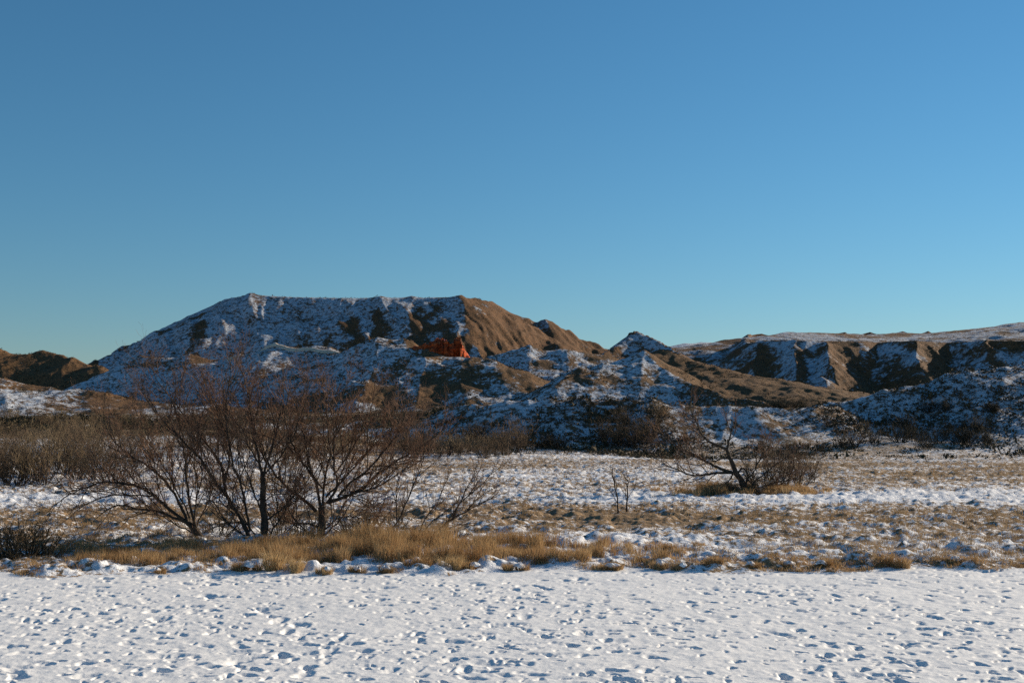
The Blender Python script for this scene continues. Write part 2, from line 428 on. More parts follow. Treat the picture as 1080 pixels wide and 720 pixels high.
def new_mesh(name, V, faces_q=None, faces_t=None, material=None, parent=None, smooth=False, attrs=None):
    me = bpy.data.meshes.new(name)
    V = np.asarray(V, np.float32)
    me.vertices.add(len(V)); me.vertices.foreach_set('co', V.ravel())
    loops = []; starts = []; tot = []; k = 0
    for f, n in ((faces_q, 4), (faces_t, 3)):
        if f is None or len(f) == 0: continue
        f = np.asarray(f, np.int32)
        loops.append(f.ravel()); starts.append(k+np.arange(len(f), dtype=np.int32)*n); tot.append(np.full(len(f), n, np.int32)); k += f.size
    loops = np.concatenate(loops); starts = np.concatenate(starts)
    me.loops.add(len(loops)); me.loops.foreach_set('vertex_index', loops)
    me.polygons.add(len(starts)); me.polygons.foreach_set('loop_start', starts)
    if attrs:
        for an, av in attrs.items():
            a = me.attributes.new(an, 'FLOAT', 'POINT'); a.data.foreach_set('value', np.asarray(av, np.float32))
    me.polygons.foreach_set('use_smooth', np.full(len(starts), smooth, bool))
    me.update(calc_edges=True); me.validate()
    if material: me.materials.append(material)
    o = bpy.data.objects.new(name, me); col.objects.link(o)
    if parent: o.parent = parent
    return o
def tag(o, label=None, cat=None, group=None, kind=None):
    if label: o['label'] = label
    if cat: o['category'] = cat
    if group: o['group'] = group
    if kind: o['kind'] = kind
    return o
def empty(name, loc):
    o = bpy.data.objects.new(name, None); o.location = loc; col.objects.link(o); return o

# ------------------------------------------------------------------ build the land
i0 = np.arange(nr-1)[:, None]*nt + np.arange(nt)[None, :]
i0 = i0.ravel()
jn = np.where((i0 % nt) == nt-1, i0-(nt-1), i0+1)
quads = np.stack([i0, jn, jn+nt, i0+nt], 1)
ql = LAB2[quads].min(1)
info = [('snow_field', 'trodden white snow field across the foreground', M_snow, 'snow field'),
        ('grass_plain', 'flat plain of dead grass half buried in snow below the hills', M_plain, 'plain')]
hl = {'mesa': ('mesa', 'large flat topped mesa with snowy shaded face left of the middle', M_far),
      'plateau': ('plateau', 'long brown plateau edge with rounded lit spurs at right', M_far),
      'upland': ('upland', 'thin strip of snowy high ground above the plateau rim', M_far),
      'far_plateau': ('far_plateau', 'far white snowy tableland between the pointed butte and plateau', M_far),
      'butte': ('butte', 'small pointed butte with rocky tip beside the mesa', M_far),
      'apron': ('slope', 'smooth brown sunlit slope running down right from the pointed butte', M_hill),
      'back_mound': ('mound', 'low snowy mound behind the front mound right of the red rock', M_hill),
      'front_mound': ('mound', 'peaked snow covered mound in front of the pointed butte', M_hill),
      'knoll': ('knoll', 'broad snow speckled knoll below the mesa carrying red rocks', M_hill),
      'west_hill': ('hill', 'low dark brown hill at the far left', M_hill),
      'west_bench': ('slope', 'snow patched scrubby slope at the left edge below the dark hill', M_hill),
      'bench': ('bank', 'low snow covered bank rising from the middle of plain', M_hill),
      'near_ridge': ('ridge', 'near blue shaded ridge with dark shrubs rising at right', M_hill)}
for nm in NAMES: info.append((hl[nm][0], hl[nm][1], hl[nm][2], hl[nm][0].replace('_', ' ')))
VV = np.stack([X, Y, Z], 1)
for li, (nm, lb, m_, cat) in enumerate(info):
    q = quads[ql == li]
    if len(q) == 0: continue
    u, inv = np.unique(q.ravel(), return_inverse=True)
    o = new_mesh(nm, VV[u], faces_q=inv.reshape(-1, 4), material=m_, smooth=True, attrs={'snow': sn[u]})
    tag(o, lb, cat, kind='structure')

# pale dirt track along the knoll crest
def track(pts, w, hgt, label):
    P = np.array([pix(*p) for p in pts])
    tt = np.linspace(0, len(P)-1, 140); ii = np.minimum(tt.astype(int), len(P)-2); f = (tt-ii)[:, None]
    C = P[ii]*(1-f)+P[ii+1]*f
    C[:, 0] += fbm(C[:,0], C[:,1], 9, 2, 5)*.3
    prof = [(-w, -.5), (-w*.75, hgt*.6), (0, hgt), (w*.75, hgt*.8), (w, -.5)]
    rows = []
    for o_, hz in prof:
        y = C[:, 1]+o_; z = height(C[:, 0], C[:, 1])+hz
        rows.append(np.stack([C[:, 0], y, z+fbm(C[:,0], y, 2, 2, 9)*.06], 1))
    V = np.stack(rows, 1).reshape(-1, 3); n = len(prof)
    q = [[a*n+b, (a+1)*n+b, (a+1)*n+b+1, a*n+b+1] for a in range(len(C)-1) for b in range(n-1)]
    tag(new_mesh('dirt_track', V, faces_q=q, material=M_track, smooth=True), label, 'track', kind='structure')
track([(240,378.5,274),(262,374,272),(286,370.5,271),(330,369.5,269),(382,369,265)], 1.0, .42, 'pale dirt track curving along the top of the knoll')

# ------------------------------------------------------------------ rocks
def rock_wall(name, px0, px1, topf, basef, d, depth, material, label, seed, nx=70, rough=.5):
    """an outcrop: a closed block with a broken vertical face and top"""
    xs = np.linspace(px0, px1, nx)
    sec = [(0,0.),(0,.25),(.02,.5),(.04,.75),(.08,.92),(.2,1.),(.45,.98),(.75,.85),(1,.4),(1.1,0.)]
    rows = []
    for px in xs:
        T = pix(px, topf(px), d); B = pix(px, basef(px), d)
        hgt = T[2]-B[2]
        row = [(T[0], d+depth*a, B[2]-.6+(hgt+.6)*c_) for a, c_ in sec]
        rows.append(row)
    V = np.array(rows); n = len(sec)
    fl = V.reshape(-1, 3)
    q = fbm(fl[:,0]*1.0+seed*31, fl[:,2]*1.6+fl[:,1]*.7, 2.2, 4, seed, .6)
    st_ = np.round(q*5)/5*.8+q*.5
    blk = np.floor(fl[:,0]/(1.6*rough+.5)+fbm(fl[:,0], fl[:,2], 3, 2, seed+3)*1.2)
    hb = _val[(blk.astype(int)*37+seed*11) & 4095]
    fl[:,1] += (hb-.5)*rough*2.5
    ht = np.tile(np.array([c_ for _, c_ in sec]), nx)
    fl[:,2] += (hb-.6)*rough*1.7*ht
    fl[:,1] += -st_*rough*2.2; fl[:,2] += fbm(fl[:,0], fl[:,1], 1.3, 3, seed+5)*rough*.7
    fl[:,0] += fbm(fl[:,2]+9, fl[:,1], 1.3, 3, seed+8)*rough*.5
    f = [[a*n+b, (a+1)*n+b, (a+1)*n+b+1, a*n+b+1] for a in range(nx-1) for b in range(n-1)]
    f += [[a*n, a*n+n-1, (a+1)*n+n-1, (a+1)*n] for a in range(nx-1)]
    o = new_mesh(name, fl, faces_q=f, material=material, smooth=False)
    me = o.data
    import bmesh
    bm = bmesh.new(); bm.from_mesh(me)
    bm.verts.ensure_lookup_table()
    for s_ in (0, nx-1):
        try: bm.faces.new([bm.verts[s_*n+k_] for k_ in range(n)])
        except Exception: pass
    bmesh.ops.recalc_face_normals(bm, faces=bm.faces); bm.to_mesh(me); bm.free()
    return tag(o, label, 'rock')
ip = lambda xs, ys: (lambda p: float(np.interp(p, xs, ys)))
rock_wall('rock_outcrop', 431, 503, ip([431,437,445,453,463,470,475,482,487,488.5,494,503],[367,363,361.5,360,358,357,359.5,357.5,358,368,376,382]),
          ip([431,447,458,471,487,503],[376,379,380,385,389,390]), 255.5, 7, M_red, 'jagged bright red sandstone outcrop on top of the snowy knoll', 3, 150, .8)
rock_wall('rock_outcrop', 186, 213, ip([186,190,200,208,213],[350,344,340,337.5,338]), ip([186,213],[354,346]), 533, 8, M_redd,
          'dark red rim rock on left shoulder of the mesa', 7, 40, .8)
rock_wall('rock_outcrop', 484, 490, ip([484,487,490],[349,344,350]), ip([484,490],[353,352]), 512, 4, M_red,
          'small isolated red rock high on right end of mesa', 9, 16, .4)
rock_wall('rock_outcrop', 661, 678, ip([661,665,669,673,678],[355,350.5,348.7,350,354]), ip([661,678],[358,358]), 359, 4, M_brock,
          'dark knobbly rock on the tip of the pointed butte', 12, 30, .5)
rock_wall('boulder', 871.5, 877.5, ip([871.5,873,875,877.5],[421,416,415.5,420]), ip([871,878],[424,424]), 300, 2.5, M_prock,
          'pale tan boulder below the plateau spurs', 14, 12, .3)

# ------------------------------------------------------------------ tubes
class Tubes:
    def __init__(s): s.b = {}
    def add(s, P, R, sides=3): s.b.setdefault((len(P), sides), []).append((P, R))
    def build(s, name, material, parent=None):
        Vs = []; Fs = []; k = 0
        for (n, sd), lst in s.b.items():
            P = np.array([a for a, _ in lst], float); R = np.array([r for _, r in lst], float)
            T = np.gradient(P, axis=1); T /= np.linalg.norm(T, axis=2, keepdims=True)+1e-9
            ref = np.where(np.abs(T[:, :1, 2:3]) < .8, np.array([0, 0, 1.]), np.array([1., 0, 0]))
            A = np.cross(T, np.broadcast_to(ref, T.shape)); A /= np.linalg.norm(A, axis=2, keepdims=True)+1e-9
            B = np.cross(T, A)
            an = np.arange(sd)*2*math.pi/sd
            V = P[:, :, None]+R[:, :, None, None]*(A[:, :, None]*np.cos(an)[None, None, :, None]+B[:, :, None]*np.sin(an)[None, None, :, None])
            N = len(lst)
            base = (np.arange(N)[:, None, None]*n+np.arange(n-1)[None, :, None])*sd + k
            j = np.arange(sd)[None, None]; j2 = (j+1) % sd
            F_ = np.stack([base+j, base+j2, base+sd+j2, base+sd+j], -1).reshape(-1, 4)
            Vs.append(V.reshape(-1, 3)); Fs.append(F_); k += N*n*sd
        return new_mesh(name, np.concatenate(Vs), faces_q=np.concatenate(Fs), material=material, parent=parent, smooth=True)
def unit(v): return v/(np.linalg.norm(v)+1e-9)
def rot_about(v, ax, a):
    return v*math.cos(a)+np.cross(ax, v)*math.sin(a)+ax*(ax@v)*(1-math.cos(a))
def stem(p, d, L, r0, r1, n, wander, up):
    P = [p]; d = unit(d)
    for i in range(n-1):
        d = unit(d + np.array([random.gauss(0, wander), random.gauss(0, wander), random.gauss(0, wander)+up]))
        P.append(P[-1]+d*L/(n-1))
    return np.array(P), np.linspace(r0, r1, n)
def sprout(P, R, lvl, tb, tt, cfg):
    """side shoots along a stem, recursively down to twigs"""
    L = np.linalg.norm(np.diff(P, axis=0), axis=1).sum()
    n = max(1, int(L*cfg['dens'][lvl]*random.uniform(.8, 1.2)))
    for k in range(n):
        f = cfg['start'] + (1-cfg['start'])*(k+random.random())/n
        q = f*(len(P)-1); i = min(int(q), len(P)-2); w = q-i
        p = P[i]*(1-w)+P[i+1]*w; r = R[i]*(1-w)+R[i+1]*w
        d = unit(P[i+1]-P[i])
        ax = unit(np.cross(d, np.array([random.gauss(0,1), random.gauss(0,1), random.gauss(0,1)])))
        d2 = rot_about(d, ax, math.radians(random.uniform(22, 60)))
        d2 = unit(d2+np.array([0, 0, cfg['up'][lvl]]))
        LL = cfg['len'][lvl]*random.uniform(.5, 1.25)*(1.15-.5*f)
        rr_ = min(r*.75, cfg['rad'][lvl])
        last = lvl == len(cfg['dens'])-1
        S, RS = stem(p, d2, LL, rr_, cfg['tip'] if last else rr_*.45, 4 if last else 6, cfg['wander'], cfg['up'][lvl]*.15)
        (tt if lvl >= cfg['twig_from'] else tb).add(S, RS, 3 if lvl >= 1 else 4)
        if not last: sprout(S, RS, lvl+1, tb, tt, cfg)
CFG = dict(dens=(4.9, 7.4, 8.5), len=(1.25, .66, .34), rad=(.016, .0075, .0045), up=(.35, .30, .25), wander=.17, start=.12, tip=.0026, twig_from=1)
def limb_pts(pts, d0, zoff, bow, seed):
    """photo trace -> 3-D limb with its own depth"""
    rs = random.Random(seed)
    P2 = np.array([(a, b_) for a, b_ in pts], float)
    n = len(P2)
    sl_ = np.r_[0, np.cumsum(np.linalg.norm(np.diff(P2, axis=0), axis=1))]
    L = sl_[-1]*d0/F
    m = max(7, int(L/.16)+1)
    tq = np.linspace(0, sl_[-1], m)
    xs = np.interp(tq, sl_, P2[:, 0]); ys = np.interp(tq, sl_, P2[:, 1])
    for _ in range(1):
        xs[1:-1] = (xs[:-2]+xs[1:-1]*2+xs[2:])/4; ys[1:-1] = (ys[:-2]+ys[1:-1]*2+ys[2:])/4
    f = tq/sl_[-1]
    dep = d0+zoff+bow*L*f**1.2
    P = np.array([pix(x_+rs.gauss(0, .5), y_+rs.gauss(0, .5), dd) for x_, y_, dd in zip(xs, ys, dep)])
    return P, L
def make_tree(label, cat, d0, trunk, limbs, cfg, group=None, name='bare_tree', twigmat=None, barkmat=None):
    base = pix(*trunk[0][0], d0) if trunk else pix(*limbs[0][0][0], d0)
    gz = h1(base[0], base[1])
    root = empty(name, (base[0], base[1], gz)); tag(root, label, cat, group)
    off = np.array([base[0], base[1], gz])
    if trunk:
        tb = Tubes()
        pts, r0, r1 = trunk
        P, L = limb_pts(pts, d0, 0, 0, 1)
        P = np.vstack([[P[0][0], P[0][1], gz-.15], P]) if P[0][2] > gz-.1 else P
        R = np.interp(np.linspace(0, 1, len(P)), [0, .12, .3, 1], [r0*1.5, r0*1.1, r0, r1])*(1+.08*np.sin(np.arange(len(P))*2.1))
        tb.add(P-off, R, 8)
        tb.build('trunk', barkmat or M_bark, root)
    tt = Tubes(); tl = Tubes()
    for i, (pts, r0, r1, bow) in enumerate(limbs):
        P, L = limb_pts(pts, d0, 0, bow, i*13+5)
        R = np.linspace(r0*.85, r1, len(P))*(1+.06*np.sin(np.arange(len(P))*1.7+i))
        one = Tubes(); one.add(P-off, R, 6)
        sprout(P-off, R, 0, one, tt, cfg)
        one.build('limb', barkmat or M_bark, root)
    tw = tt.build('twigs', twigmat or M_twig, root); tw['kind'] = 'stuff'
    return root

G_T = 'bare trees in the grass at left'
make_tree('bare low spreading tree with limbs sprawling far left, left of the clump', 'tree', 30.6,
  ([(214,574),(211,565),(204,557),(198,551)], .11, .075),
  [([(200,553),(180,545),(167,538),(148,537),(133,533),(123,532),(112,537),(102,545)], .055, .010, .05),
   ([(198,551),(173,532),(155,517),(147,513),(123,508),(107,508),(82,517),(62,528),(48,542)], .06, .008, -.12),
   ([(160,523),(145,521),(133,522),(112,522),(90,531),(65,552)], .028, .006, -.2),
   ([(198,549),(185,522),(173,505),(157,492),(133,477),(120,466),(110,448),(104,432)], .052, .008, .12),
   ([(207,559),(201,538),(198,515),(196,493),(194,470),(190,445),(181,422),(178,405)], .048, .008, -.05),
   ([(182,547),(175,552),(168,558),(166,570)], .016, .005, -.2),
   ([(160,538),(148,541),(133,547),(113,557)], .022, .005, .2),
   ([(201,545),(190,525),(178,500),(160,470),(148,445),(140,425)], .03, .006, .3),
   ([(205,560),(215,540),(224,515),(230,495),(236,478)], .028, .006, .35),
   ([(208,562),(190,556),(172,545),(150,528),(128,520)], .022, .006, .4),
   ([(205,556),(206,530),(214,500),(212,470),(206,440)], .03, .006, -.35)], CFG, G_T)
make_tree('tall bare many stemmed tree with two upright trunks, middle of the left clump', 'tree', 30.2,
  ([(279,580),(279,560),(279,547),(277,527),(277,503)], .10, .07),
  [([(277,505),(273,487),(268,455),(262,420),(257,392),(254,378)], .05, .006, .05),
   ([(277,503),(283,485),(291,458),(296,430),(301,400)], .045, .006, .2),
   ([(266,572),(252,542),(237,520),(223,502),(212,485),(190,462),(168,440),(152,418),(148,398)], .075, .008, -.1),
   ([(238,521),(234,490),(223,474),(200,447),(183,422),(167,405),(160,388)], .045, .006, .1),
   ([(236,510),(242,485),(243,470),(233,450),(231,432),(219,415),(216,398),(207,383)], .035, .006, .2),
   ([(264,560),(257,523),(253,505),(245,490),(242,470),(238,450),(238,420),(244,388),(241,372)], .045, .006, -.15),
   ([(264,553),(250,550),(238,550),(222,558)], .03, .01, -.2),
   ([(280,549),(297,538),(307,525),(320,515),(328,500)], .035, .008, .1),
   ([(279,528),(290,520),(307,522),(322,532)], .022, .006, -.2),
   ([(273,487),(262,470),(255,450),(226,425),(222,400)], .028, .006, .3),
   ([(280,500),(298,478),(312,455),(322,425),(325,402)], .03, .006, -.25),
   ([(282,570),(292,552),(303,535),(310,512),(318,490)], .028, .006, .3),
   ([(276,570),(262,556),(250,535),(245,515),(236,500)], .026, .006, .35),
   ([(268,572),(254,562),(236,548),(226,530),(214,520)], .03, .007, -.3),
   ([(277,540),(268,522),(262,500),(252,482),(250,462)], .03, .006, -.3),
   ([(284,574),(300,562),(314,550),(322,535)], .02, .005, .3)], CFG, G_T)
make_tree('short trunked bare tree with crown leaning right, right of the left clump', 'tree', 30.8,
  ([(338,580),(339,562),(340,550),(340,534)], .115, .10),
  [([(334,540),(318,525),(307,518),(290,500),(276,480),(268,455),(264,430)], .06, .007, .1),
   ([(338,535),(335,510),(318,487),(306,465),(300,440),(306,408)], .05, .006, -.1),
   ([(341,533),(341,510),(349,480),(345,440),(340,400)], .045, .006, .25),
   ([(345,530),(357,513),(352,493),(352,465),(357,435),(364,408)], .045, .006, -.2),
   ([(345,530),(363,524),(376,519),(388,511),(400,498),(420,485),(445,470),(463,457),(474,444)], .06, .007, .05),
   ([(356,524),(368,510),(380,502),(393,490),(410,470),(424,448),(430,425)], .045, .006, -.15),
   ([(341,560),(355,545),(373,544),(387,550),(396,560)], .03, .007, -.25),
   ([(338,556),(325,552),(310,552),(297,547),(285,540)], .04, .01, .1),
   ([(360,521),(380,523),(390,528),(402,540)], .025, .006, .2),
   ([(352,500),(365,485),(378,460),(390,435),(396,410)], .03, .006, .35),
   ([(340,515),(326,495),(322,465),(318,440),(320,412)], .03, .006, -.35),
   ([(342,565),(356,552),(370,532),(376,508),(384,490)], .028, .006, .3),
   ([(336,566),(322,560),(308,545),(300,525),(290,512)], .03, .006, -.3),
   ([(346,528),(368,522),(392,516),(415,503),(432,492),(448,482)], .035, .006, -.25),
   ([(344,524),(362,505),(384,480),(402,462),(420,452),(436,436)], .035, .006, .3),
   ([(340,570),(352,562),(366,560),(384,566)], .02, .005, -.3)], CFG, G_T)
CFG_S = dict(dens=(6, 8.0, 8.0), len=(.8, .38, .2), rad=(.011, .006, .004), up=(.35, .3, .25), wander=.12, start=.25, tip=.002, twig_from=1)
make_tree('slender bare shrub with a few upright curving stems beside the clump', 'shrub', 30.6, None,
  [([(403,568),(420,549),(427,535),(435,513),(443,497),(446,483),(450,465)], .035, .006, .1),
   ([(443,500),(453,492),(463,483)], .014, .005, .2),
   ([(419,551),(417,523),(420,508),(426,488),(424,470)], .024, .006, -.15),
   ([(402,566),(398,545),(387,533),(378,526),(366,522)], .026, .006, .2)], CFG_S, None, 'bare_shrub')
make_tree('bare shrub with straight stems fanning out low to the right', 'shrub', 29.8, None,
  [([(445,575),(460,560),(475,548),(495,537),(510,529),(527,521)], .042, .006, .05),
   ([(477,546),(487,527),(503,517),(513,505),(523,494),(532,490)], .026, .005, .15),
   ([(492,539),(503,525),(512,518),(524,514)], .020, .005, -.15),
   ([(470,552),(482,535),(492,515),(500,500),(503,488)], .022, .005, -.25),
   ([(438,572),(447,547),(457,537),(464,525),(472,505),(474,492)], .022, .005, .3),
   ([(460,561),(475,556),(492,552),(505,549)], .018, .005, -.2),
   ([(440,572),(452,552),(470,540),(486,524)], .02, .005, .1)], CFG_S, None, 'bare_shrub')
CFG_F = dict(dens=(3.6, 5.0, 6.0), len=(1.4, .7, .4), rad=(.022, .011, .007), up=(.3, .3, .25), wander=.15, start=.3, tip=.004, twig_from=1)
make_tree('lone gnarled bare tree leaning left with dark crooked limbs', 'tree', 51.5,
  ([(788,524),(787,518),(782,507),(775,495),(769,482),(767,474)], .14, .075),
  [([(767,475),(768,468),(770,457),(774,447)], .075, .012, .1),
   ([(767,474),(757,469),(745,465),(738,455),(732,440),(728,430)], .085, .015, -.1),
   ([(770,483),(763,482),(750,487),(742,485)], .045, .015, .2),
   ([(774,499),(757,493),(738,483),(728,477),(715,472),(705,460),(700,452)], .10, .015, .1),
   ([(774,498),(753,499),(738,502),(723,499),(703,490),(697,486)], .085, .015, -.15),
   ([(773,500),(767,510),(764,514)], .05, .02, .1),
   ([(778,500),(781,492),(787,494),(789,505),(786,514)], .06, .035, -.1),
   ([(770,482),(780,485),(790,483),(798,480)], .04, .012, .2),
   ([(757,498),(748,506),(740,518)], .03, .01, -.1),
   ([(789,516),(800,504),(815,492),(832,480),(846,470)], .05, .012, .1),
   ([(790,518),(806,511),(824,507),(842,504)], .035, .01, -.2),
   ([(786,510),(796,496),(802,482),(808,466)], .045, .012, -.15)], CFG_F)
make_tree('thin two stemmed sapling standing alone on snow in mid plain', 'sapling', 39.5, None,
  [([(652,545),(651,530),(650,518),(647,504),(645,492)], .040, .010, .1),
   ([(661,544),(662,523),(662,508),(660,495)], .045, .006, -.1),
   ([(662,525),(669,515),(672,500)], .014, .005, .1)], dict(CFG_S, dens=(5, 6, 6), len=(.65, .35, .2), rad=(.014, .009, .006)), None, 'bare_sapling', M_twig_grey)

# ------------------------------------------------------------------ generic leafless shrubs
def proto_shrub(name, H, W, nst, cfg, twm, seed, snow_bits=0):
    random.seed(seed)
    root = empty(name, (0, 0, 0)); st = Tubes(); tt = Tubes()
    for k in range(nst):
        a = random.random()*6.283; sp = random.uniform(.1, 1)
        d = np.array([math.cos(a)*sp*W/H, math.sin(a)*sp*W/H, random.uniform(.7, 1.1)])
        P, R = stem(np.array([math.cos(a)*.12*W*sp, math.sin(a)*.12*W*sp, -.1]), d, H*random.uniform(.7, 1.0), cfg['r'], cfg['r']*.3, 7, .12, .03)
        st.add(P, R, 4); sprout(P, R, 0, st, tt, cfg)
    st.build('stems', twm[0], root); w = tt.build('twigs', twm[1], root); w['kind'] = 'stuff'
    return root
CS1 = dict(r=.025, dens=(4.5, 5.0, 5.0), len=(.85, .5, .3), rad=(.014, .009, .007), up=(.3, .3, .2), wander=.13, start=.12, tip=.005, twig_from=1)
CS2 = dict(r=.026, dens=(3.6, 4.6), len=(1.0, .6), rad=(.018, .013), up=(.25, .2), wander=.14, start=.1, tip=.009, twig_from=1)
CS3 = dict(r=.018, dens=(6, 9, 9), len=(.4, .22, .12), rad=(.009, .006, .004), up=(.1, .1, .1), wander=.2, start=.05, tip=.003, twig_from=1)
protos = {
 'brown': [proto_shrub('bare_shrub', 2.6, 2.0, 11, CS1, (M_bark, M_twig_grey), 3), proto_shrub('bare_shrub', 2.3, 2.4, 9, CS1, (M_bark, M_straww), 4)],
 'far':   [proto_shrub('bare_shrub', 3.1, 1.6, 9, CS2, (M_bark, M_twig_grey), 15), proto_shrub('bare_shrub', 1.7, 2.6, 12, CS2, (M_bark, M_straww), 16), proto_shrub('bare_shrub', 2.6, 2.4, 16, CS2, (M_bark, M_twig_grey), 5), proto_shrub('bare_shrub', 2.2, 2.6, 16, CS2, (M_twig_dark, M_twig_grey), 6)],
 'dark':  [proto_shrub('evergreen_shrub', 2.0, 2.4, 22, CS2, (M_twig_dark, M_twig_dark), 8)],
 'low':   [proto_shrub('low_shrub', 1.0, 1.3, 16, CS3, (M_twig_dark, M_twig_dark), 9)],
}
used = set()
def copy_tree(root):
    r = root.copy(); col.objects.link(r)
    for c_ in root.children:
        d = c_.copy(); col.objects.link(d); d.parent = r
    return r
def put(kind, x, y, s, label, group, cat='shrub'):
    p = random.choice(protos[kind])
    if p.name not in used: o = p; used.add(p.name)
    else: o = copy_tree(p)
    o.location = (x, y, h1(x, y)-.05); o.rotation_euler = (0, 0, random.random()*6.28)
    o.scale = (s*random.uniform(.85, 1.2), s*random.uniform(.85, 1.2), s)
    tag(o, label, cat, group); return o
random.seed(21)
def thicket(kind, spec, label, group):
    for (px, py, d, s) in spec:
        p = pix(px, py, d); put(kind, p[0], p[1], s, label, group)
def rnd_spec(n, px0, px1, d0, d1, s0, s1):
    return [(px0+(px1-px0)*(k+random.random())/n, 480, random.uniform(d0, d1), random.uniform(s0, s1)) for k in range(n)]
thicket('brown', rnd_spec(22, -60, 135, 58, 68, .9, 1.25), 'bare brown shrub in the thicket at the left edge behind the sprawling limbs', 'left thicket shrubs')
thicket('brown', rnd_spec(38, -60, 380, 70, 98, .5, 1.2), 'bare brown shrub in the hazy brush rows behind the left trees', 'brush behind the left trees')
thicket('far', rnd_spec(46, -40, 440, 98, 170, .5, 1.1), 'bare shrub at the foot of the snowy knoll behind the trees', 'shrubs at the knoll foot')
thicket('far', rnd_spec(20, 425, 550, 104, 128, .55, 1.35), 'bare grey brown shrub in dense row at plain edge below the red rock', 'shrubs below the red rock')
thicket('far', rnd_spec(9, 635, 710, 121, 131, .6, 1.5), 'large bare brown shrub against the snowy bank in the middle', 'shrubs on the middle bank')
thicket('dark', [(575,478,122,.9),(590,478,121,.8)], 'dark low shrub at the bottom of the snowy bank', 'dark shrubs at the bank foot')
thicket('dark', rnd_spec(16, 945, 1055, 123, 142, .4, 1.3), 'dark shrub in the shaded hollow of the right ridge', 'dark shrubs on the right ridge')
thicket('dark', rnd_spec(9, 790, 850, 137, 140, .7, .95), 'dark shrub on the crest of the bank left of the ridge', 'dark shrubs on the bank crest')
thicket('far', rnd_spec(6, 860, 925, 122, 135, .4, 1.0), 'bare shrub low on the left end of the shaded ridge', 'shrubs at the ridge end')
thicket('brown', [(802,515,52.5,.8),(816,515,52.2,.75),(828,515,53,.85),(842,512,56,.9),(856,508,58,.65),(800,515,50.8,.4),(770,515,50.6,.35)], 'bare brown twiggy shrub right of the lone gnarled tree', 'shrubs by the lone tree')
thicket('low', [(6,590,25.6,.95),(27,592,25.9,1.0),(48,594,26.0,.75),(-18,590,26.2,1.0)], 'low dark tangled shrub at the left edge above the snow field', 'low dark shrubs at left')
thicket('low', [(20,560,30,.9),(45,556,31.5,.7)], 'small dark scrubby bush behind the low tangle at left', 'small bushes at left')
thicket('low', [(232,560,31.5,.8),(296,560,31.4,.9),(318,560,31.0,.7),(372,560,31.6,.9),(385,560,31.2,.8),(418,560,31.4,.8),(480,560,31.0,.7)], 'fine twiggy undergrowth bush among the trunks of the left clump', 'undergrowth between the left trees')
thicket('brown', [(330,560,33.5,.45),(390,560,34,.5),(300,560,35,.5),(420,560,34,.45)], 'waist high bare brush just behind the trunks of left clump', 'brush behind the left trunks')
for k, lst in protos.items():
    for p in lst:
        if p.name not in used:
            for c_ in list(p.children): bpy.data.objects.remove(c_)
            bpy.data.objects.remove(p)

# ------------------------------------------------------------------ scrub speckling the hills
def in_view(x, y, marg=1.08): return np.abs(x) < y*.45*marg+2
def scrub():
    N = 420000
    y = 112*np.exp(rng.random(N)*math.log(600/112.)); x = (rng.random(N)*2-1)*y*.5
    dn = fbm(x, y, 14, 3, 131)
    dn = dn + .22*(fbm(x, y, 5, 2, 133) > .08)*(y < 175) + .05*(y < 175) - .35*(1-sstep(114, 128, y))
    dn = dn + .35*((y > 280) & (540+F*x/y < 130))
    keep = rng.random(N) < np.clip(.10+.5*dn, .02, .8)*np.clip(1.2-.0012*y, .3, 1)
    x = x[keep]; y = y[keep]
    z, lab = terrain(x, y)
    z = detail(x, y, z, lab, None)
    # flat tops carry little of it
    ok = ~np.isin(lab, [1+NAMES.index('far_plateau')])
    x, y, z = x[ok], y[ok], z[ok]
    n = len(x)
    size = (.14+.50*rng.random(n)**3+.28*rng.random(n)*(y < 175))*(.75+.9*y/600)
    K = 12
    ctr = rng.normal(size=(n, K, 3)); ctr /= np.linalg.norm(ctr, axis=2, keepdims=True); ctr *= rng.random((n, K, 1))**.4
    ctr[..., 2] = np.abs(ctr[..., 2])*.85
    C = np.stack([x, y, z], 1)[:, None]+ctr*size[:, None, None]
    tri = rng.normal(size=(n, K, 3, 3))*.21*size[:, None, None, None]
    V = (C[:, :, None]+tri).reshape(-1, 3)
    rn = np.repeat(rng.random(n*K)*.6+np.repeat(rng.random(n), K)*.4, 3)
    print('scrub', n)
    o = new_mesh('scrub', V, faces_t=np.arange(len(V)).reshape(-1, 3), material=M_scrub, attrs={'rnd': rn})
    tag(o, 'small dark scrub bushes speckling the snowy hill slopes', 'scrub', kind='stuff')
scrub()

